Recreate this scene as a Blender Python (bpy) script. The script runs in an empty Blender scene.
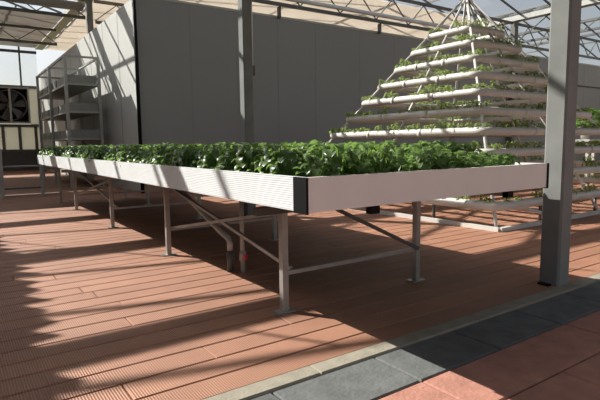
import bpy, math, random
from mathutils import Vector, Matrix
R = random.Random(7)
SC = bpy.context.scene
COL = SC.collection
PI = math.pi

# ------------------------------------------------------------------ materials
def mat(name, col, rough=.6, metal=0., var=.0, scale=8., bump=0., col2=None, island=0., spec=.5, bscale=None):
    m = bpy.data.materials.new(name); m.use_nodes = True
    nt = m.node_tree; N = nt.nodes; L = nt.links
    b = N['Principled BSDF']
    b.inputs['Roughness'].default_value = rough; b.inputs['Metallic'].default_value = metal
    b.inputs['Specular IOR Level'].default_value = spec
    c = (*col, 1)
    tc = N.new('ShaderNodeTexCoord')
    nz = N.new('ShaderNodeTexNoise'); nz.inputs['Scale'].default_value = scale; nz.inputs['Detail'].default_value = 5
    L.new(tc.outputs['Object'], nz.inputs['Vector'])
    rp = N.new('ShaderNodeValToRGB')
    c2 = (*col2, 1) if col2 else tuple(min(1, x*(1+var)) for x in col)+(1,)
    c1 = c if col2 else tuple(x*(1-var) for x in col)+(1,)
    rp.color_ramp.elements[0].color = c1; rp.color_ramp.elements[1].color = c2
    rp.color_ramp.elements[0].position = .3; rp.color_ramp.elements[1].position = .7
    L.new(nz.outputs['Fac'], rp.inputs['Fac'])
    out = rp.outputs['Color']
    if island:
        ge = N.new('ShaderNodeNewGeometry'); mr = N.new('ShaderNodeMapRange')
        mr.inputs['To Min'].default_value = 1-island; mr.inputs['To Max'].default_value = 1+island
        L.new(ge.outputs['Random Per Island'], mr.inputs['Value'])
        mx = N.new('ShaderNodeVectorMath'); mx.operation = 'SCALE'
        L.new(out, mx.inputs[0]); L.new(mr.outputs['Result'], mx.inputs['Scale']); out = mx.outputs['Vector']
    L.new(out, b.inputs['Base Color'])
    if bump:
        bp = N.new('ShaderNodeBump'); bp.inputs['Strength'].default_value = bump; bp.inputs['Distance'].default_value = .01
        nb = N.new('ShaderNodeTexNoise'); nb.inputs['Scale'].default_value = bscale or scale*6
        L.new(tc.outputs['Object'], nb.inputs['Vector'])
        L.new(nb.outputs['Fac'], bp.inputs['Height']); L.new(bp.outputs['Normal'], b.inputs['Normal'])
    return m

def leaf_mat(name, dark, light, trans, rough=.38, spec=.5):
    m = bpy.data.materials.new(name); m.use_nodes = True
    nt = m.node_tree; N = nt.nodes; L = nt.links
    b = N['Principled BSDF']; o = N['Material Output']
    b.inputs['Roughness'].default_value = rough; b.inputs['Specular IOR Level'].default_value = spec
    ge = N.new('ShaderNodeNewGeometry'); oi = N.new('ShaderNodeObjectInfo')
    ad = N.new('ShaderNodeMath'); ad.operation = 'ADD'
    L.new(ge.outputs['Random Per Island'], ad.inputs[0]); L.new(oi.outputs['Random'], ad.inputs[1])
    ha = N.new('ShaderNodeMath'); ha.operation = 'MULTIPLY'; ha.inputs[1].default_value = .5
    L.new(ad.outputs[0], ha.inputs[0])
    rp = N.new('ShaderNodeValToRGB'); rp.color_ramp.elements[0].color = (*dark, 1); rp.color_ramp.elements[1].color = (*light, 1)
    rp.color_ramp.elements[0].position = .15; rp.color_ramp.elements[1].position = .9
    L.new(ha.outputs[0], rp.inputs['Fac']); L.new(rp.outputs['Color'], b.inputs['Base Color'])
    t = N.new('ShaderNodeBsdfTranslucent'); t.inputs['Color'].default_value = (*trans, 1)
    mx = N.new('ShaderNodeMixShader'); mx.inputs['Fac'].default_value = .45
    L.new(b.outputs[0], mx.inputs[1]); L.new(t.outputs[0], mx.inputs[2]); L.new(mx.outputs[0], o.inputs['Surface'])
    return m

def sheet_mat(name, col, tcol, fac=.6):
    m = bpy.data.materials.new(name); m.use_nodes = True
    nt = m.node_tree; N = nt.nodes; L = nt.links; o = N['Material Output']
    d = N['Principled BSDF']; d.inputs['Roughness'].default_value = .9; d.inputs['Specular IOR Level'].default_value = .1
    tc = N.new('ShaderNodeTexCoord'); nz = N.new('ShaderNodeTexNoise'); nz.inputs['Scale'].default_value = 1.5; nz.inputs['Detail'].default_value = 6
    L.new(tc.outputs['Object'], nz.inputs['Vector'])
    rp = N.new('ShaderNodeValToRGB'); rp.color_ramp.elements[0].color = (*[c*.8 for c in tcol], 1); rp.color_ramp.elements[1].color = (*tcol, 1)
    L.new(nz.outputs['Fac'], rp.inputs['Fac'])
    d.inputs['Base Color'].default_value = (*col, 1)
    t = N.new('ShaderNodeBsdfTranslucent'); L.new(rp.outputs['Color'], t.inputs['Color'])
    mx = N.new('ShaderNodeMixShader'); mx.inputs['Fac'].default_value = fac
    L.new(d.outputs[0], mx.inputs[1]); L.new(t.outputs[0], mx.inputs[2]); L.new(mx.outputs[0], o.inputs['Surface'])
    return m

def glass_mat(name, tint=(.95, .97, .97), gl=.08):
    m = bpy.data.materials.new(name); m.use_nodes = True
    nt = m.node_tree; N = nt.nodes; L = nt.links; o = N['Material Output']
    N.remove(N['Principled BSDF'])
    t = N.new('ShaderNodeBsdfTransparent'); t.inputs['Color'].default_value = (*tint, 1)
    g = N.new('ShaderNodeBsdfGlossy'); g.inputs['Roughness'].default_value = .15
    mx = N.new('ShaderNodeMixShader'); mx.inputs['Fac'].default_value = gl
    L.new(t.outputs[0], mx.inputs[1]); L.new(g.outputs[0], mx.inputs[2]); L.new(mx.outputs[0], o.inputs['Surface'])
    return m

def deck_mat():
    m = mat('deck_boards', (.325, .152, .093), .62, 0, 0, 3., 0, (.395, .192, .118), .10, .35)
    nt = m.node_tree; N = nt.nodes; L = nt.links; b = N['Principled BSDF']
    tc = N.new('ShaderNodeTexCoord'); w = N.new('ShaderNodeTexWave')
    w.wave_type = 'BANDS'; w.bands_direction = 'X'; w.inputs['Scale'].default_value = 31.0; w.inputs['Distortion'].default_value = 0
    L.new(tc.outputs['Object'], w.inputs['Vector'])
    bp = N.new('ShaderNodeBump'); bp.inputs['Strength'].default_value = .55; bp.inputs['Distance'].default_value = .004
    L.new(w.outputs['Fac'], bp.inputs['Height']); L.new(bp.outputs['Normal'], b.inputs['Normal'])
    old = b.inputs['Base Color'].links[0].from_socket
    mr = N.new('ShaderNodeMapRange'); mr.inputs['To Min'].default_value = .72; mr.inputs['To Max'].default_value = 1.1
    L.new(w.outputs['Fac'], mr.inputs['Value'])
    sc = N.new('ShaderNodeVectorMath'); sc.operation = 'SCALE'
    L.new(old, sc.inputs[0]); L.new(mr.outputs['Result'], sc.inputs['Scale']); L.new(sc.outputs['Vector'], b.inputs['Base Color'])
    return m

M = {}
M['deck'] = deck_mat()
M['kerb'] = mat('pale_concrete', (.275, .245, .19), .85, 0, .14, 14, .3)
M['slab'] = mat('grey_paver', (.115, .118, .115), .85, 0, .22, 9, .35, island=.1)
M['paver'] = mat('red_paver', (.40, .185, .135), .85, 0, .16, 10, .35, island=.1)
M['ground'] = mat('soil', (.02, .017, .013), .95, 0, .3, 2)
M['grass'] = mat('outdoor_grass', (.10, .13, .05), .95, 0, .3, .6)
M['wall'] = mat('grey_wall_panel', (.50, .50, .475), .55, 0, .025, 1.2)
M['wall_shaded'] = mat('grey_panel_shaded', (.295, .30, .295), .6, 0, .02, 1.2)  # same grey panel as the side wall, its shade put into the colour
M['seam'] = mat('wall_joint', (.29, .29, .28), .7)
M['zinc'] = mat('galvanised_steel', (.40, .40, .375), .5, .25, .12, 6)
M['column'] = mat('column_zinc', (.20, .205, .195), .8, 0, .1, 6, spec=.25)
M['leg'] = mat('bench_leg_steel', (.36, .34, .315), .42, .45, .15, 10)
M['darksteel'] = mat('dark_steel', (.10, .10, .095), .5, .3, .1, 10)
M['truss'] = mat('truss_steel', (.12, .12, .115), .5, .2, .1, 5)
M['alu'] = mat('white_aluminium', (.74, .75, .755), .42, 0, .03, 5)
M['alu_bounce'] = mat('white_panel_floor_bounce', (.74, .695, .65), .5, 0, .03, 5)  # white panel, tinted with the warm light reflected off the floor
M['black'] = mat('black_plastic', (.006, .006, .006), .6, spec=.15)
M['tray'] = mat('tray_dark', (.03, .035, .02), .9, 0, .3, 20)
M['pvc'] = mat('white_pvc', (.56, .535, .50), .4, 0, .08, 5)
M['pipe'] = mat('grey_pipe', (.42, .40, .37), .5, 0, .05, 10)
M['red'] = mat('red_valve', (.55, .02, .03), .4)
M['leaf'] = leaf_mat('bed_leaf', (.045, .098, .034), (.20, .28, .10), (.22, .36, .08), .32, .75)
M['seed'] = leaf_mat('seedling_leaf', (.10, .17, .045), (.28, .36, .11), (.34, .44, .12), .5, .3)
M['bush'] = leaf_mat('bush_leaf', (.06, .14, .03), (.18, .30, .06), (.30, .5, .08), .5)
M['screen'] = sheet_mat('beige_screen', (.70, .66, .61), (.90, .84, .76), .65)
M['curtain'] = mat('shade_cloth', (.25, .23, .2), .9, 0, .1, 3)
M['screen2'] = sheet_mat('tan_screen', (.50, .48, .46), (.52, .49, .45), .6)
M['dark'] = mat('added_blocker_cloth', (.07, .07, .068), .9, 0, .1, 3)  # for the added screens that keep sky light off the near bays
M['poly'] = sheet_mat('polycarbonate', (.62, .61, .57), (.50, .485, .43), .65)
M['glass'] = glass_mat('roof_glass')
M['shelf'] = mat('grey_tray_plastic', (.28, .28, .26), .6, 0, .08, 8)
M['fan'] = mat('fan_grey', (.10, .10, .10), .5, .3, .1, 6)
M['hedge'] = leaf_mat('hedge_leaf', (.02, .04, .012), (.07, .10, .03), (.1, .16, .04), .6)

# ------------------------------------------------------------------ mesh building
class MB:
    def __init__(s): s.v = []; s.f = []; s.sm = []
    def add(s, vs, fs, smooth=False):
        n = len(s.v); s.v += [tuple(v) for v in vs]; s.f += [tuple(i+n for i in f) for f in fs]; s.sm += [smooth]*len(fs)
        return s
    def box(s, x0, x1, y0, y1, z0, z1):
        return s.add([(x0,y0,z0),(x1,y0,z0),(x1,y1,z0),(x0,y1,z0),(x0,y0,z1),(x1,y0,z1),(x1,y1,z1),(x0,y1,z1)],
                     [(0,3,2,1),(4,5,6,7),(0,1,5,4),(1,2,6,5),(2,3,7,6),(3,0,4,7)])
    def bbox(s, x0, x1, y0, y1, z0, z1, c):
        # box with its top edges chamfered by c
        vs = [(x0,y0,z0),(x1,y0,z0),(x1,y1,z0),(x0,y1,z0),(x0,y0,z1-c),(x1,y0,z1-c),(x1,y1,z1-c),(x0,y1,z1-c),
              (x0+c,y0+c,z1),(x1-c,y0+c,z1),(x1-c,y1-c,z1),(x0+c,y1-c,z1)]
        return s.add(vs, [(0,3,2,1),(8,9,10,11),(0,1,5,4),(1,2,6,5),(2,3,7,6),(3,0,4,7),(4,5,9,8),(5,6,10,9),(6,7,11,10),(7,4,8,11)])
    def bar(s, p, q, w, h=None):
        p, q = Vector(p), Vector(q); h = h or w; d = (q-p).normalized()
        a = d.cross(Vector((0,0,1)))
        if a.length < 1e-4: a = Vector((1,0,0))
        a.normalize(); b = a.cross(d)
        vs = [c + a*sx*w/2 + b*sy*h/2 for c in (p, q) for sx, sy in ((-1,-1),(1,-1),(1,1),(-1,1))]
        return s.add(vs, [(0,1,2,3),(7,6,5,4),(0,4,5,1),(1,5,6,2),(2,6,7,3),(3,7,4,0)])
    def tube(s, pts, r, n=10, closed=False):
        pts = [Vector(p) for p in pts]; k = len(pts); vs = []
        for i, p in enumerate(pts):
            a = pts[i-1] if (i or closed) else None; b = pts[(i+1) % k] if (i < k-1 or closed) else None
            d1 = (p-a).normalized() if a is not None else None; d2 = (b-p).normalized() if b is not None else None
            d = (d1+d2).normalized() if d1 is not None and d2 is not None else (d1 or d2)
            f = 1/max(.5, d.dot(d2)) if (d1 is not None and d2 is not None) else 1
            up = Vector((0,0,1)) if abs(d.z) < .9 else Vector((1,0,0))
            x = d.cross(up).normalized(); y = x.cross(d)
            if abs(d.z) < .9: fx, fy = f, 1
            else: fx = fy = 1
            for j in range(n):
                t = 2*PI*j/n; vs.append(p + x*math.cos(t)*r*fx + y*math.sin(t)*r*fy)
        fs = []
        for i in range(k if closed else k-1):
            for j in range(n):
                a = i*n+j; b = i*n+(j+1) % n; c = ((i+1) % k)*n+(j+1) % n; d = ((i+1) % k)*n+j
                fs.append((a, b, c, d))
        s.add(vs, fs, True)
        if not closed:
            m = len(s.v)-len(vs)
            s.f += [tuple(m+j for j in reversed(range(n))), tuple(m+(k-1)*n+j for j in range(n))]; s.sm += [False]*2
        return s
    def mesh(s, name, m):
        me = bpy.data.meshes.new(name); me.from_pydata([tuple(v) for v in s.v], [], s.f); me.validate()
        if len(me.polygons) == len(s.sm): me.polygons.foreach_set('use_smooth', s.sm)
        me.materials.append(m); return me
    def build(s, name, m, parent=None, label=None):
        o = bpy.data.objects.new(name, s.mesh(name, m)); COL.objects.link(o)
        if parent:
            o.parent = parent; o.matrix_parent_inverse = Matrix.Translation(-Vector(parent.location))
        if label: o['label'] = label
        return o

def tag(o, label, cat, group=None, kind=None):
    o['label'] = label; o['category'] = cat
    if group: o['group'] = group
    if kind: o['kind'] = kind
    return o
def empty(name, loc, label, cat, group=None):
    o = bpy.data.objects.new(name, None); COL.objects.link(o); o.location = loc; o.empty_display_size = .2
    return tag(o, label, cat, group)
def struct(name, mb, m, parent=None):
    o = mb.build(name, m, parent)
    if not parent: o['kind'] = 'structure'
    return o

# ------------------------------------------------------------------ camera
F_PX, PITCH, ROLL, YAW = 505.885, .112288, -.0125416, .604089
CAM = Vector((-1.140, -1.605, .9))
fw = Vector((math.sin(YAW)*math.cos(PITCH), math.cos(YAW)*math.cos(PITCH), -math.sin(PITCH)))
r = Vector((math.cos(YAW), -math.sin(YAW), 0)); u = r.cross(fw)
r2 = r*math.cos(ROLL)+u*math.sin(ROLL); u2 = u*math.cos(ROLL)-r*math.sin(ROLL)
cd = bpy.data.cameras.new('camera'); cam = bpy.data.objects.new('camera', cd); COL.objects.link(cam)
cd.sensor_width = 36; cd.lens = F_PX/600*36; cd.clip_end = 300; cd.clip_start = .05
mw = Matrix((r2, u2, -fw)).transposed().to_4x4(); mw.translation = CAM
cam.matrix_world = mw; SC.camera = cam

# ------------------------------------------------------------------ light
SUN = Vector((.676, -1.05, -1.0)).normalized()
sl = bpy.data.lights.new('sun', 'SUN'); sl.energy = 9.8; sl.angle = math.radians(.42); sl.color = (1, .955, .885)
so = bpy.data.objects.new('sun', sl); COL.objects.link(so); so.location = (-6, 12, 12)
so.rotation_euler = SUN.to_track_quat('-Z', 'Y').to_euler()
W = bpy.data.worlds.new('world'); SC.world = W; W.use_nodes = True
nt = W.node_tree; bg = nt.nodes['Background']
sky = nt.nodes.new('ShaderNodeTexSky'); sky.sky_type = 'NISHITA'; sky.sun_disc = False
sky.sun_elevation = math.radians(38.7); sky.sun_rotation = math.atan2(-.676, 1.05); sky.dust_density = 3.0; sky.air_density = 1.0; sky.altitude = 50
hs = nt.nodes.new('ShaderNodeHueSaturation'); hs.inputs['Saturation'].default_value = .38
nt.links.new(sky.outputs[0], hs.inputs['Color']); nt.links.new(hs.outputs[0], bg.inputs['Color'])
bg.inputs['Strength'].default_value = .138
SC.view_settings.view_transform = 'Standard'; SC.view_settings.look = 'None'
SC.view_settings.gamma = 1; SC.view_settings.use_curve_mapping = False; SC.view_settings.exposure = 0

# ------------------------------------------------------------------ ground, deck, paving
DX0, DX1, DY1 = -9.0, 20.0, 20.0
b = MB().box(-60, 60, -40, 90, -.30, -.075); struct('outdoor_ground', b, M['grass'])
b = MB().box(DX0, DX1, -9, DY1, -.075, -.026); struct('sub_floor', b, M['ground'])
b = MB(); y = 0.0; row = 0
while y < DY1:
    y2 = .134 if row == 0 else y+.1435
    x = DX0 - R.random()*2.4
    if row in (2, 3): x = {2: -.27-2.9*4, 3: -.12-2.9*4+.33}[row]
    while x < DX1:
        xx = x+2.9
        b.bbox(max(x, DX0), min(xx-.005, DX1), y, y2, -.028, 0, .003); x = xx
    y = y2+.0075; row += 1
struct('floor', b, M['deck'])
b = MB(); x = DX0
while x < DX1:
    b.bbox(x, x+.996, -.088, -.004, -.076, .004, .004); x += 1.0
struct('kerb_trim', b, M['kerb'])
b = MB(); x = .275-.505*18
while x < DX1:
    b.bbox(x, x+.498, -.353, -.094, -.076, -.002, .006); x += .505
struct('grey_paving_floor', b, M['slab'])
b = MB()
for k in range(32):
    y1 = -.359-k*.264; x = .275-.51*18 + (.5 if k % 2 else 0)
    while x < DX1:
        b.bbox(x, x+1.013, y1-.258, y1, -.076, -.002, .006); x += 1.02
struct('red_paving_floor', b, M['paver'])

# ------------------------------------------------------------------ grey partition room
WX, WY, WZ = 1.84, 7.90, 3.58
b = MB().box(WX, 21, WY, WY+.06, 0, WZ); wb = struct('wall_back', b, M['wall_shaded'])
b = MB()
for x in (2.885, 3.9, 4.89, 5.905, 7.24, 8.4, 9.6, 10.8, 12, 13.2, 14.4, 15.6, 16.8, 18, 19.2):
    b.box(x-.012, x+.012, WY-.003, WY, 0, WZ)
struct('panel_joints', b, M['seam'], wb)
b = MB().box(WX, 21, WY-.01, WY+.07, WZ, WZ+.04); struct('wall_cap', b, M['wall'], wb)
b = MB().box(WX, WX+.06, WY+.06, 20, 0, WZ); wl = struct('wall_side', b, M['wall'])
b = MB()
for y in (9.1, 10.3, 11.5, 12.7, 13.9, 15.1, 16.3): b.box(WX-.003, WX, y-.012, y+.012, 0, WZ)
struct('panel_joints', b, M['seam'], wl)

# ------------------------------------------------------------------ far end wall
FY = 20.0
b = MB().box(-9, WX, FY, FY+.1, 0, .70); struct('wall_far', b, M['darksteel'])
e = MB()
for z in (.74, 1.68, 3.10, 4.38, 4.66): e.box(-9, WX, FY-.04, FY+.06, z-.045, z+.045)
for x in (-9, -7.4, -5.8, -4.2, -2.6, -1.0, -.42, .02, .56, 1.10, 1.64):
    e.box(x-.045, x+.045, FY-.03, FY+.05, .70, 1.68)
for x in (-7.4, -4.2, -1.0, 1.27): e.box(x-.03, x+.03, FY-.02, FY+.04, 3.1, 6.0)
struct('window_1', e, M['truss'])
b = MB().box(-9, WX, FY+.005, FY+.02, .78, 1.64); struct('window_2', b, M['poly'])
b = MB().box(-9, WX, FY+.005, FY+.015, 3.14, 6.2); struct('window_3', b, M['glass'])
b = MB().box(-9, .17, FY+.005, FY+.03, 1.72, 3.06); struct('window_4', b, M['poly'])
b = MB().box(1.50, WX, FY+.005, FY+.03, 1.72, 3.06); struct('window_5', b, M['poly'])
b = MB().box(21, 21.1, -2.4, 8, 0, 4.5); struct('wall_right', b, M['wall'])
b = MB().box(-9.3, -9.2, -2.4, 20, 0, 4.4); struct('wall_left', b, M['wall'])
# exhaust fan
fx, fz, fr = .835, 2.40, .56
fan = empty('exhaust_fan', (fx, FY-.1, 1.75), 'large square dark exhaust fan set in the far end wall', 'fan')
b = MB()
for x0, x1, z0, z1 in ((.20, .26, 1.74, 3.06), (1.41, 1.47, 1.74, 3.06), (.26, 1.41, 1.74, 1.80), (.26, 1.41, 3.0, 3.06)): b.box(x0, x1, FY-.30, FY-.04, z0, z1)
b.build('frame', M['zinc'], fan)
MB().box(.26, 1.41, FY-.08, FY-.05, 1.80, 3.0).build('back_plate', M['black'], fan)
b = MB(); n = 40; vs = []
for i in range(n):
    t = 2*PI*i/n
    for rr, yy in ((fr, FY-.29), (fr+.0, FY-.12), (fr-.04, FY-.12), (fr-.04, FY-.29)): vs.append((fx+rr*math.cos(t), yy, fz+rr*math.sin(t)))
b.add(vs, [(i*4+k, i*4+(k+1) % 4, ((i+1) % n)*4+(k+1) % 4, ((i+1) % n)*4+k) for i in range(n) for k in range(4)], True)
b.build('shroud', M['fan'], fan)
for k in range(6):
    t = 2*PI*k/6+.2; d = Vector((math.cos(t), 0, math.sin(t))); p = Vector((-math.sin(t), 0, math.cos(t))); c = Vector((fx, FY-.18, fz))
    b = MB(); vs = []
    for q, w in ((.08, .06), (.3, .11), (.50, .15)):
        for s_ in (-1, 1):
            for yy in (0, .012): vs.append(c+d*q+p*w*s_+Vector((0, .05*s_+yy, 0)))
    fs = []
    for q in (0, 4): fs += [(q, q+2, q+6, q+4), (q+1, q+5, q+7, q+3), (q, q+4, q+5, q+1), (q+2, q+3, q+7, q+6)]
    b.add(vs, fs+[(0, 1, 3, 2), (8, 10, 11, 9)]); b.build('blade', M['fan'], fan)
b = MB().tube([(fx, FY-.26, fz), (fx, FY-.10, fz)], .09, 16); b.build('hub', M['fan'], fan)
b = MB().box(fx-.035, fx+.035, FY-.30, FY-.27, 1.80, 3.0); b.build('mullion', M['zinc'], fan)

# ------------------------------------------------------------------ columns
GZ = 4.5
def column(x, y, w, z1, label, m='column', z0=0.0):
    c = empty('steel_column', (x, y, z0), label, 'column', 'galvanised greenhouse columns')
    b = MB(); h = w/2; k = .012   # chamfered square tube
    prof = [(-h+k,-h),(h-k,-h),(h,-h+k),(h,h-k),(h-k,h),(-h+k,h),(-h,h-k),(-h,-h+k)]
    n = 8; vs = [(x+a, y+d, z) for z in (z0, z1) for a, d in prof]
    b.add(vs, [(i, (i+1) % n, n+(i+1) % n, n+i) for i in range(n)]+[tuple(range(n, 2*n)), tuple(reversed(range(n)))])
    b.build('post', M[m], c)
    b = MB().box(x-h-.03, x+h+.03, y-h-.03, y+h+.03, z1-.02, z1); b.build('top_plate', M['zinc'], c)
    if z0 == 0:
        b = MB().box(x-h-.035, x-h, y-.02, y+.05, 0, .012); b.build('anchor_bracket', M['black'], c)
    return c
column(1.938, .050, .128, GZ, 'thick square steel column in the foreground at the right end of the long bed')
column(1.938, 3.985, .128, GZ, 'square steel column standing just behind the long bed in front of the grey wall')
column(1.97, 11.95, .14, GZ, 'steel column whose top shows above the sunlit side wall, upper left')
column(13.4, 7.78, .17, GZ, 'dark steel column standing behind the pyramid, its top over the grey wall', 'truss')

# ------------------------------------------------------------------ roof frame
def truss(y, x0, x1, z0, z1, label, step=1.1):
    t = empty('roof_truss', (x0, y, z0), label, 'truss', 'roof trusses')
    MB().box(x0, x1, y-.03, y+.03, z0-.035, z0+.035).build('bottom_chord', M['truss'], t)
    MB().box(x0, x1, y-.03, y+.03, z1-.035, z1+.035).build('top_chord', M['truss'], t)
    b = MB(); n = max(2, round((x1-x0)/step)); s = (x1-x0)/n
    for i in range(n):
        xa = x0+i*s; b.bar((xa, y, z0+.03), (xa+s/2, y, z1-.03), .022); b.bar((xa+s/2, y, z1-.03), (xa+s, y, z0+.03), .022)
    b.build('web_bars', M['truss'], t)
    return t
truss(11.95, 13.6, 44, 3.9, 4.45, 'second steel lattice truss over the far right bay')
truss(7.78, 13.6, 44, 3.83, 4.45, 'first steel lattice truss over the far right bay')
truss(7.78, 2.03, 13.27, 3.83, 4.45, 'long steel lattice truss just above the grey back wall')
truss(11.95, -8.9, 1.87, 4.02, 4.45, 'steel lattice truss crossing the upper left corner of the roof')
truss(15.9, -8.9, 1.87, 4.02, 4.45, 'steel lattice truss behind the first one at upper left')
truss(15.9, 13.6, 44, 3.9, 4.45, 'steel lattice truss under the beige screen at far right')
truss(3.985, 2.03, 12.9, 3.9, 4.45, 'steel lattice truss over the white pyramid')
truss(-2.2, -8.9, 12.9, 3.9, 4.45, 'steel lattice truss under the added dark near screen')
truss(.05, 2.03, 12.9, 3.9, 4.45, 'steel lattice truss in line with the foreground column')
truss(11.95, 2.10, 12.9, 3.95, 4.45, 'steel lattice truss under the beige screen behind the grey wall')
for x, lab in ((1.938, 'grey roof gutter along the column row beside the bed'), (13.4, 'grey roof gutter running over the far right columns'), (-9.0, 'grey roof gutter at the far left of the house')):
    g = empty('roof_gutter', (x, 8, GZ), lab, 'gutter', 'roof gutters')
    b = MB(); w, h, t = .13, .14, .012
    b.box(x-w, x+w, -2.4, 20, GZ, GZ+t); b.box(x-w, x-w+t, -2.4, 20, GZ+t, GZ+h); b.box(x+w-t, x+w, -2.4, 20, GZ+t, GZ+h); b.build('trough', M['zinc'], g)
    if x > 5:
        MB().box(x-.03, x+.03, -1, 7.68, 3.82, 3.88).build('lower_rail', M['truss'], g)
        b = MB()
        for k in range(4): b.bar((x, k*2-.3, 3.87), (x, k*2+.7, GZ), .022); b.bar((x, k*2+.7, GZ), (x, k*2+1.7, 3.87), .022)
        b.build('web_bars', M['truss'], g)
# gabled glazing
def gable(i, x0, x1, y0, y1):
    xm = (x0+x1)/2; z0, z1 = GZ+.14, GZ+1.75
    rf = MB()
    y = y0
    while y <= y1+.01:
        rf.bar((x0, y, z0), (xm, y, z1), .035, .05); rf.bar((x1, y, z0), (xm, y, z1), .035, .05); y += .99
    for q in (.33, .66):
        for a in (x0, x1): 
            x = a+(xm-a)*q; z = z0+(z1-z0)*q; rf.bar((x, y0, z), (x, y1, z), .04, .05)
    rf.bar((xm, y0, z1), (xm, y1, z1), .09, .09)
    fr = struct('roof_trim_%d' % i, rf, M['truss'])
    g = MB(); e = .045
    for a in (x0, x1):
        g.add([(a, y0, z0+e), (xm, y0, z1+e), (xm, y1, z1+e), (a, y1, z0+e)], [(0, 1, 2, 3)])
    struct('roof_glass_%d' % i, g, M['glass'])
hp = MB().tube([(2.05, 7.78, 3.98), (13.25, 7.78, 3.98)], .05, 10).build('heating_pipe', M['alu']); tag(hp, 'pale straight pipe running along the roof truss over the grey wall', 'pipe')
gable(1, 2.07, 13.27, -2.4, 20); gable(2, -8.87, 1.80, -2.4, 20); gable(3, 13.53, 24.5, -2.4, 20)
# thermal screens, drawn flat under the far roof, plus added ones that block light
def screen(x0, x1, y0, y1, z, label, m='screen'):
    b = MB(); n = 60; vs = []; fs = []
    for i in range(n+1):
        y = y0+(y1-y0)*i/n; zz = z-.03*math.sin(PI*((i % 10)/10))
        vs += [(x0, y, zz), (x1, y, zz), (x0, y, zz+.006), (x1, y, zz+.006)]
    for i in range(n):
        a = i*4; c = a+4; fs += [(a, c, c+1, a+1), (a+2, a+3, c+3, c+2), (a, a+2, c+2, c), (a+1, c+1, c+3, a+3)]
    o = b.add(vs, fs, False).build('thermal_screen', M[m]); tag(o, label, 'screen'); return o
screen(2.1, 12.85, 8.3, 19.9, 4.522, 'beige cloth screen stretched under the roof behind the grey wall')
screen(-8.8, 1.78, 14.0, 19.8, 4.522, 'beige cloth screen under the far left roof above the fan wall', 'screen2')
screen(13.7, 40, 12.2, 19.9, 4.522, 'beige cloth screen under the roof at far right')
screen(-8.8, .05, 11.2, 13.9, 4.522, 'beige cloth screen added under the left roof to shade the lower side wall', 'screen2')  # added piece, sized to cast shade on the lower side wall
screen(-8.8, 1.78, -2.3, 1.6, 4.522, 'unseen dark cloth screen added over the near left bay to block sky light', 'dark')  # unseen, added to lower the ambient light
screen(2.1, 12.85, -2.3, 3.7, 4.522, 'unseen dark cloth screen added over the near right bay to block sky light', 'dark')  # also added out of view to hold ambient light down
# folded-back shade cloth over the left walkway
def shade(x0, x1, y0, y1, z, label):
    rr = random.Random(5); vs = []; fs = []; y = y0; i = 0
    while y < y1:
        xe = x1 + (rr.uniform(.02, .09) if i % 2 else -rr.uniform(.0, .06)) + .05*math.sin(y*1.3)
        zz = z + (.03 if i % 2 else -.03)
        vs += [(x0, y, zz), (xe, y, zz), (x0, y, zz+.006), (xe, y, zz+.006)]; y += rr.uniform(.06, .15); i += 1
    for k in range(i-1):
        a = k*4; c = a+4; fs += [(a, c, c+1, a+1), (a+2, a+3, c+3, c+2), (a, a+2, c+2, c), (a+1, c+1, c+3, a+3)]
    o = MB().add(vs, fs).build('shade_cloth', M['curtain']); tag(o, label, 'shade cloth'); return o
shade(-8.8, -.80-3.4*.676, -1, 13.5, 3.4, 'pleated shade cloth drawn over the walkway at the left of the house')
sc = [o for o in COL.objects if o.name == 'shade_cloth'][0]
for xx in (-8.5, -3.4):
    for yy in (.05, 4., 8., 11.95): MB().box(xx-.008, xx+.008, yy-.008, yy+.008, 3.40, 4.5).build('hanger', M['darksteel'], sc)
for yf, w, lab in ((.70, .36, 'rolled shade screen overhead nearest the front'), (2.95, .5, 'rolled shade screen overhead in the middle of the walkway'), (5.07, .5, 'rolled shade screen overhead at the far end of the bed'), (7.25, .5, 'rolled shade screen overhead before the rack')):
    y = yf+4.2*1.05
    o = MB(); n = 14; pts = []
    vs = []
    for xx in (-5.0, 1.75):
        for k in range(n):
            t = 2*PI*k/n; vs.append((xx, y+math.cos(t)*w*.42, 4.2+math.sin(t)*.09))
    o.add(vs, [(k, (k+1) % n, n+(k+1) % n, n+k) for k in range(n)]+[tuple(range(n, 2*n)), tuple(reversed(range(n)))], True)
    o = o.build('rolled_screen', M['curtain']); tag(o, lab, 'screen', 'rolled shade screens')
    for xx in (-3.0, -.8, 1.4): MB().box(xx-.01, xx+.01, y-.01, y+.01, 4.27, 4.82).build('hanger', M['darksteel'], o)

# ------------------------------------------------------------------ small fittings at the wall
dp = MB().tube([(1.80, 7.84, 0), (1.80, 7.84, 3.75)], .035, 12).build('downpipe', M['black']); tag(dp, 'black vertical pipe at the corner of the grey wall', 'pipe')
wc = MB().tube([(17.0, 7.87, 2.81), (20.5, 7.87, 2.81)], .02, 8).build('wall_pipe', M['darksteel']); tag(wc, 'thin dark pipe along the grey wall right of the foreground column', 'pipe')
for x, lab in ((15.3, 'slim steel purlin running along the far right bay, nearer the columns'), (17.6, 'slim steel purlin running along the far right bay, farther from the columns')):
    pl = MB().box(x-.04, x+.04, -2, 19.8, 4.485, 4.56).build('roof_purlin', M['truss']); tag(pl, lab, 'purlin', 'purlins over the far right bay')
cp = empty('conduit', (4.23, 7.86, 2.3), 'thin pale conduit hanging down the grey wall beside the middle column', 'conduit')
MB().tube([(4.23, 7.87, 2.5), (4.23, 7.87, 3.9)], .022, 8).build('tube', M['alu'], cp)
MB().box(4.19, 4.27, 7.83, 7.895, 2.32, 2.52).build('switch_box', M['darksteel'], cp)
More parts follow.
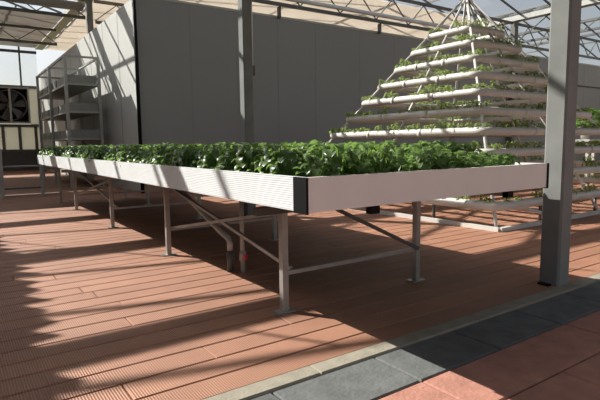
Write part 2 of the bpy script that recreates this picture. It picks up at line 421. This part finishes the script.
for x, lab in ((4.9, 'dark short strut between grey wall top and truss, left'), (7.83, 'dark short strut between grey wall top and truss, left of the pyramid')):
    o = MB().box(x-.022, x+.022, 7.80, 7.889, 3.56, 3.795).build('wall_strut', M['darksteel']); tag(o, lab, 'strut', 'struts over the wall')

# ------------------------------------------------------------------ growing bed
BW, BL, ZB, ZT = 1.72, 7.40, .625, .765
bed = empty('growing_bed', (BW/2, BL/2, 0), 'long raised growing bed with white ribbed sides full of leafy greens', 'growing bed')
def ribbed(xo, sgn):
    b = MB(); n = 15; zs = []; prof = []
    for i in range(n):
        z0 = ZB+(ZT-ZB)*i/n; z1 = ZB+(ZT-ZB)*(i+1)/n; d = (z1-z0)
        prof += [(0, z0), (0, z0+d*.6), (-.0012, z0+d*.7), (-.0012, z1-d*.05)]
    vs = []
    for y in (.03, BL-.03):
        for d, z in prof: vs.append((xo+sgn*d*-1*-1 if False else xo-sgn*d, y, z))
        vs.append((xo-sgn*-.0, y, ZT))
    m = len(prof)+1
    fs = [(i, i+1, m+i+1, m+i) if sgn < 0 else (i, m+i, m+i+1, i+1) for i in range(m-1)]
    # inner face
    k = len(vs)
    xi = xo-sgn*.02
    vs += [(xi, .03, ZB), (xi, .03, ZT), (xi, BL-.03, ZB), (xi, BL-.03, ZT)]
    fs += [(k, k+1, k+3, k+2), (m-1, k+1, k+3, 2*m-1), (0, m, k+2, k)]
    b.add(vs, fs); return b
ribbed(0., -1).build('side_panel', M['alu'], bed, 'white ribbed aluminium side facing the walkway')
ribbed(BW, 1).build('side_panel', M['alu'], bed, 'white ribbed side facing the columns')
MB().box(.004, BW-.004, .0, .02, ZB, ZT).build('end_panel', M['alu_bounce'], bed, 'smooth pale end panel nearest the camera')
MB().box(.004, BW-.004, BL-.02, BL, ZB, ZT).build('end_panel', M['alu_bounce'], bed, 'smooth pale end panel at the far end')
for x0, x1 in ((-.007, .004), (BW-.004, BW+.010)):
    for y0, y1 in ((-.006, .085), (BL-.085, BL+.006)):
        b = MB().box(x0, x1, y0, y1, ZB-.006, ZT); b.build('corner_cap', M['black'], bed, 'black plastic corner cap')
MB().box(.02, BW-.02, .02, BL-.02, ZB+.005, .69).build('tray', M['tray'], bed)
LX = (.285, 1.305); LY = (.62, 2.365, 4.09, 6.0, 7.2)
for y in LY:
    for x in LX:
        lg = MB().box(x-.018, x+.018, y-.018, y+.018, .006, .535).build('leg', M['leg'], bed)
        MB().box(x-.055, x+.055, y-.035, y+.035, 0, .007).build('foot_plate', M['leg'], lg)
        MB().box(x-.021, x-.018, y-.02, y+.024, .49, .56).build('bracket', M['leg'], lg)
    MB().box(.12, 1.62, y-.02, y+.02, .535, .575).build('cross_beam', M['darksteel'] if y < 1 else M['leg'], bed)
    MB().bar((LX[0]+.02, y, .21), (LX[1]-.02, y, .21), .022).build('stretcher', M['leg'], bed)
for x in (.45, 1.505):
    p = MB().tube([(x, .12, .600), (x, BL-.1, .600)], .0235, 12).build('roller_pipe', M['leg'], bed)
    MB().box(x-.027, x+.027, .09, .125, .573, .6245).build('end_stop', M['black'], p)
for y0, y1 in ((.64, 2.345), (4.11, 5.98)):
    MB().bar((.315, y0, .535), (.315, y1, .225), .02).build('brace', M['leg'], bed)
    MB().bar((.345, y0, .225), (.345, y1, .535), .02).build('brace', M['leg'], bed)
MB().bar((.62, .585, .53), (LX[1]-.02, .585, .22), .02).build('brace', M['darksteel'], bed, 'dark diagonal brace of the front leg frame')

dr = empty('drain_pipe', (.45, 1.58, 0), 'grey drain pipe bending down to the deck beneath the bed', 'pipe')
MB().tube([(.375, 2.42, .58), (.375, 2.30, .54), (.43, 1.70, .28), (.447, 1.60, .235), (.45, 1.58, .20), (.45, 1.58, .145)], .021, 12).build('elbow_run', M['pipe'], dr)
MB().tube([(.45, 1.58, .15), (.45, 1.58, 0)], .025, 12).build('sleeve', M['darksteel'], dr)
wp = empty('water_pipe', (.507, 1.50, 0), 'straight grey riser pipe with a red valve under the bed', 'pipe')
MB().tube([(.507, 1.50, 0), (.507, 1.50, .62)], .016, 12).build('riser', M['pipe'], wp)
v = MB().tube([(.507, 1.50, .085), (.507, 1.50, .15)], .024, 12).build('valve_body', M['pipe'], wp)
MB().box(.499, .515, 1.45, 1.476, .095, .135).build('valve_handle', M['red'], v)

# ------------------------------------------------------------------ leafy greens
def add_leaf(b, base, az, out, rise, ln, wd, tilt, curl, rr):
    d = Vector((math.cos(az), math.sin(az), 0)); s = Vector((-math.sin(az), math.cos(az), 0)); up = Vector((0, 0, 1))
    tip0 = base + d*out + up*rise
    # petiole
    w = .0035
    b.add([base-s*w, base+s*w, tip0+s*w*.8, tip0-s*w*.8], [(0, 1, 2, 3)], True)
    vs = []; n = 4
    for i in range(n+1):
        t = i/n; wdt = wd*math.sin(PI*min(1, .12+.86*t))**.7*.5
        a = tilt - curl*t
        p = tip0 + d*ln*t*math.cos(a*.7) + up*ln*t*math.sin(a)*.8
        lift = .42*wdt
        vs += [p-s*wdt+up*lift, p, p+s*wdt+up*lift]
    fs = []
    for i in range(n):
        a = i*3; fs += [(a, a+1, a+4, a+3), (a+1, a+2, a+5, a+4)]
    b.add(vs, fs, True)
def green(seed, nl, hmax, spread, ln, wd):
    rr = random.Random(seed); b = MB()
    for k in range(nl):
        q = k/nl; az = k*2.4+rr.uniform(-.4, .4)
        add_leaf(b, Vector((rr.uniform(-.012, .012), rr.uniform(-.012, .012), 0)), az, spread*(.25+.75*(1-q))*rr.uniform(.8, 1.15),
                 hmax*(.30+.70*q**.8)*rr.uniform(.85, 1.1), ln*rr.uniform(.75, 1.15), wd*rr.uniform(.75, 1.15), rr.uniform(-.25, .6)+.2*q, rr.uniform(.5, 1.6), rr)
    return b
GV = [green(i+10, 46, .178, .08, .040, .040) for i in range(7)]
GM = [g.mesh('leafy_green', M['leaf']) for g in GV]
spots = []
pit = .135
nx = int((BW-.1)/pit)
ny = int((BL-.1)/pit)
for j in range(ny+1):
    for i in range(nx+1):
        x = .14+i*(BW-.28)/nx+R.uniform(-.03, .03); y = .145+j*(BL-.28)/ny+R.uniform(-.03, .03)
        if x > 1.605 and y < .5: continue
        spots.append((x, y, i, j))
near = []; rest = []
spots.sort(key=lambda s: (Vector((s[0], s[1], .8))-CAM).length + (0 if (s[2] < 2 or s[3] < 3) else .8))
near = spots[:300]; rest = spots[300:]
def gxf(x, y):
    s = R.uniform(.92, 1.16)
    s2 = s
    if y < .30 and x > .55: s2 *= .84-.16*min(1, (x-.55)/1.0)
    if y < .30 and x > 1.25: s *= .8
    return s, s2, R.uniform(0, 2*PI), R.uniform(-.13, .13), R.uniform(-.13, .13)
for k, (x, y, i, j) in enumerate(near):
    s, s2, rz, rx, ry = gxf(x, y)
    o = bpy.data.objects.new('leafy_green', GM[k % 7]); COL.objects.link(o)
    o.location = (x, y, .690); o.rotation_euler = (rx, ry, rz); o.scale = (s, s, s2)
    if j == 0: tag(o, 'leafy green plant in the row directly behind the smooth end panel', 'leafy green', 'leafy greens along the end panel')
    elif i == 0: tag(o, 'leafy green plant in the row leaning over the white ribbed side panel', 'leafy green', 'leafy greens along the ribbed side')
    elif i == nx: tag(o, 'leafy green plant in the bed row on the column side', 'leafy green', 'leafy greens on the column side')
    else: tag(o, 'dark leafy green plant inside the near half of the long bed', 'leafy green', 'leafy greens inside the bed')
b = MB()
for k, (x, y, i, j) in enumerate(rest):
    s, s2, rz, rx, ry = gxf(x, y); g = GV[k % 7]
    mt = Matrix.Translation((x, y, .69)) @ Matrix.Rotation(rz, 4, 'Z') @ Matrix.Rotation(rx, 4, 'X') @ Matrix.Diagonal((s, s, s2, 1))
    b.add([mt @ Vector(v) for v in g.v], g.f, True)
o = b.build('leafy_greens', M['leaf']); tag(o, 'mass of leafy greens filling the far half of the long bed', 'leafy greens', kind='stuff')

# ------------------------------------------------------------------ white pyramid of growing tubes
PX, PY, PZ, PA, PB = 5.529, 3.52, 3.057, 2.242, 2.179
pyr = empty('hydroponic_pyramid', (PX, PY, 0), 'tall white pyramid of stacked square planting tubes on slanting poles', 'planter pyramid')
tiers = [.22, .505, .76, 1.012, 1.262, 1.511, 1.759, 2.009, 2.257, 2.50]
TR = .051
def ring(z): s = 1-z/PZ; return PA*s, PB*s
for z in tiers:
    a, c = ring(z)
    ring_pts = []; rc = .10
    for sx, sy, t0 in ((-1,-1,180),(1,-1,270),(1,1,0),(-1,1,90)):
        for k in range(5):
            t = math.radians(t0+k*22.5); ring_pts.append((PX+sx*(a-rc)+rc*math.cos(t), PY+sy*(c-rc)+rc*math.sin(t), z))
    t = MB().tube(ring_pts, TR, 14, closed=True).build('planting_tube', M['pvc'], pyr)
    for q in (-.33, .35):
        if a > .7:
            MB().tube([(PX+a*q-.03, PY-c, z), (PX+a*q+.03, PY-c, z)], TR+.005, 12).build('pipe_coupling', M['pvc'], t)
            MB().tube([(PX-a, PY+c*q-.03, z), (PX-a, PY+c*q+.03, z)], TR+.005, 12).build('pipe_coupling', M['pvc'], t)
apex = Vector((PX, PY, PZ))
for sx, sy in ((-1,-1),(1,-1),(1,1),(-1,1),(0,-1),(1,0),(0,1),(-1,0)):
    # poles run just inside the tubes and cradle them
    p = Vector((PX+(PA-.10)*sx, PY+(PB-.10)*sy, 0)); tp = Vector((PX+.02*sx, PY+.02*sy, PZ))
    MB().tube([p, tp], .019, 10).build('pole', M['pvc'], pyr)
MB().tube([apex-Vector((0, 0, .06)), apex+Vector((0, 0, .035))], .045, 12).build('apex_cap', M['pvc'], pyr)
for (x0, y0, x1, y1) in ((-1,-1,1,-1),(1,-1,1,1),(1,1,-1,1),(-1,1,-1,-1)):
    MB().bar((PX+PA*x0, PY+PB*y0, .02), (PX+PA*x1, PY+PB*y1, .02), .05, .04).build('floor_rail', M['pvc'], pyr)
for q in (-.5, 0, .5):
    a, c = ring(.22)
    MB().tube([(PX-a, PY+c*q*1.2, 0), (PX-a, PY+c*q*1.2, .19)], .018, 8).build('support_post', M['darksteel'], pyr)
    MB().tube([(PX+a*q*1.2, PY-c, 0), (PX+a*q*1.2, PY-c, .19)], .018, 8).build('support_post', M['darksteel'], pyr)
a, c = ring(.22)
MB().tube([(PX-a+.35, PY-c+.12, .17), (PX-a+.55, PY-c+.02, .16), (PX-a+.75, PY-c-.12, .09), (PX-a+.88, PY-c-.10, .12), (PX-a+.95, PY-c-.02, .22)], .02, 10).build('feed_hose', M['pvc'], pyr)

def seedling(seed, nl, h, sp, ln, wd):
    return green(seed, nl, h, sp, ln, wd)
SV = [seedling(50+i, n, h, sp, ln, wd) for i, (n, h, sp, ln, wd) in enumerate([(10, .04, .03, .030, .02), (12, .06, .035, .034, .022), (9, .035, .03, .03, .02), (13, .075, .04, .038, .026), (11, .06, .03, .032, .022)])]
SM = [g.mesh('seedling', M['seed']) for g in SV]
words = ['lowest', 'second lowest', 'third lowest', 'fourth lowest', 'fifth lowest', 'fifth highest', 'fourth highest', 'third highest', 'second highest', 'topmost']
pts = []
for ti, z in enumerate(tiers):
    a, c = ring(z)
    for side in range(4):
        n = max(2, int(2*(a if side % 2 == 0 else c)/.135))
        for k in range(n):
            if R.random() < .12: continue
            q = -1+2*(k+.5)/n+R.uniform(-.02, .02)
            p = {0: (PX+a*q, PY-c), 1: (PX-a, PY+c*q), 2: (PX+a*q, PY+c), 3: (PX+a, PY+c*q)}[side] if side != 1 else (PX-a, PY+c*q)
            pts.append((p[0], p[1], z+TR-.008, ti, side))
pts.sort(key=lambda p: (p[4] > 1, p[3] < 2, (Vector(p[:3])-CAM).length))
sname = {0: 'shaded right face', 1: 'sunlit left face', 2: 'back face', 3: 'far right face'}
b = MB()
for k, (x, y, z, ti, side) in enumerate(pts):
    vi = R.choice((0, 1, 1, 2, 3, 4)); s = R.uniform(.9, 1.5); rz = R.uniform(0, 2*PI)
    if k < 300:
        o = bpy.data.objects.new('seedling', SM[vi]); COL.objects.link(o); o.location = (x, y, z); o.rotation_euler = (0, 0, rz); o.scale = (s, s, s)
        tag(o, 'small seedling in the %s tube of the white pyramid, %s' % (words[ti], sname[side]), 'seedling', 'seedlings in the %s tube, %s' % (words[ti], sname[side]))
    else:
        mt = Matrix.Translation((x, y, z)) @ Matrix.Rotation(rz, 4, 'Z') @ Matrix.Scale(s, 4); b.add([mt @ Vector(v) for v in SV[vi].v], SV[vi].f, True)
o = b.build('pyramid_seedlings', M['seed']); tag(o, 'seedlings on the back and lowest tubes of the white pyramid', 'seedlings', kind='stuff')

# ------------------------------------------------------------------ bench and bush at the far right
bn = empty('potting_bench', (8.75, 3.1, 0), 'small white bench behind the foreground column at the right edge', 'bench')
MB().box(8.33, 9.6, 2.95, 3.5, .86, .90).build('bench_top', M['pvc'], bn)
for x in (8.38, 9.55):
    for y in (3.0, 3.45): MB().box(x-.025, x+.025, y-.025, y+.025, 0, .86).build('leg', M['pvc'], bn)
MB().box(8.38, 9.55, 2.99, 3.02, .30, .34).build('stretcher', M['pvc'], bn)
bp = empty('bushy_plant', (8.72, 3.2, .90), 'bright green bushy plant in a pot on the white bench at the right edge', 'plant')
b = MB(); n = 14; vs = [(8.72+rr*math.cos(2*PI*k/n), 3.2+rr*math.sin(2*PI*k/n), z) for rr, z in ((.09, .90), (.12, 1.08)) for k in range(n)]
b.add(vs, [(k, (k+1) % n, n+(k+1) % n, n+k) for k in range(n)]+[tuple(range(n, 2*n)), tuple(reversed(range(n)))], True); b.build('pot', M['shelf'], bp)
b = MB(); rr = random.Random(3)
for k in range(260):
    t = rr.uniform(0, 2*PI); ph = rr.uniform(-.5, 1.5); q = rr.uniform(.5, 1)
    base = Vector((8.72+.26*q*math.cos(t)*math.cos(ph), 3.2+.26*q*math.sin(t)*math.cos(ph), 1.22+.24*q*math.sin(ph)))
    add_leaf(b, base, t+rr.uniform(-.6, .6), .02, .01, .09, .05, rr.uniform(-.5, .9), rr.uniform(0, 1), rr)
b.build('foliage', M['bush'], bp)
b = MB().tube([(8.72, 3.2, 1.05), (8.72, 3.2, 1.3)], .015, 6); b.build('stem', M['ground'], bp)

# ------------------------------------------------------------------ tray rack at left
RX0, RX1, RY0, RY1 = .98, 1.64, 10.0, 13.9
rk = empty('tray_rack', ((RX0+RX1)/2, (RY0+RY1)/2, 0), 'tall steel rack of grey trays standing along the sunlit side wall', 'rack')
for x in (RX0, RX1):
    for y in (RY0, (RY0+RY1)/2, RY1): MB().box(x-.03, x+.03, y-.03, y+.03, 0, 2.78).build('upright', M['zinc'], rk)
b = MB()
for x in (RX0, RX1): b.box(x-.02, x+.02, RY0, RY1, 2.74, 2.78)
for y in (RY0, (RY0+RY1)/2, RY1): b.box(RX0, RX1, y-.02, y+.02, 2.74, 2.78)
b.build('top_frame', M['zinc'], rk)
SH = (.45, 1.075, 1.64, 2.22)
for z in SH:
    b = MB().box(RX0+.0, RX1-.0, RY0-.02, RY1, z-.05, z-.01)
    b.build('shelf', M['zinc'], rk)
lv = ['bottom', 'second', 'third', 'top']
HV = [green(90+i, 9, .10, .05, .08, .05) for i in range(3)]; HM = [g.mesh('tray_plant', M['bush']) for g in HV]
for si, z in enumerate(SH):
    for k in range(3):
        y0 = RY0+.03+k*1.3; y1 = y0+1.2
        o = MB(); t = .012; x0, x1 = RX0+.035, RX1-.035
        o.box(x0, x1, y0, y1, z-.008, z+.01); o.box(x0, x1, y0, y0+t, z+.01, z+.165); o.box(x0, x1, y1-t, y1, z+.01, z+.165)
        o.box(x0, x0+t, y0+t, y1-t, z+.01, z+.165); o.box(x1-t, x1, y0+t, y1-t, z+.01, z+.165)
        o = o.build('seed_tray', M['shelf']); tag(o, 'grey tray on the %s shelf of the steel rack, %s from the near end' % (lv[si], ('first', 'second', 'third')[k]), 'tray', 'trays on the steel rack')
        if si and k:
            for q in range(4):
                p = bpy.data.objects.new('tray_plant', HM[q % 3]); COL.objects.link(p); p.location = (RX0+.15+.1*(q % 2), y0+.2+q*.27, z+.012); p.rotation_euler = (0, 0, R.uniform(0, 6)); s = R.uniform(1.2, 1.7); p.scale = (s, s, s)
                tag(p, 'small plant in the %s tray on the %s shelf of the steel rack' % (('first', 'second', 'third')[k], lv[si]), 'plant', 'plants in the %s tray of the %s rack shelf' % (('first', 'second', 'third')[k], lv[si]))

# ------------------------------------------------------------------ pipe frame at the left edge
pf = empty('pipe_railing', (-.1, 8.6, 0), 'grey steel pipe railing at the left edge beyond the long bed', 'railing')
for x in (-.41, .22): MB().box(x-.028, x+.028, 8.572, 8.628, 0, .86 if x < 0 else .56).build('post', M['zinc'], pf)
for z in (.55, .16): MB().tube([(-.41, 8.6, z), (.22, 8.6, z)], .015, 8).build('rail', M['zinc'] if z > .3 else M['darksteel'], pf)
MB().tube([(-.41, 8.6, .03), (.5, 8.6, .03)], .015, 8).build('rail', M['zinc'], pf)
# low hedge outside the far wall, seen through the lower glazing
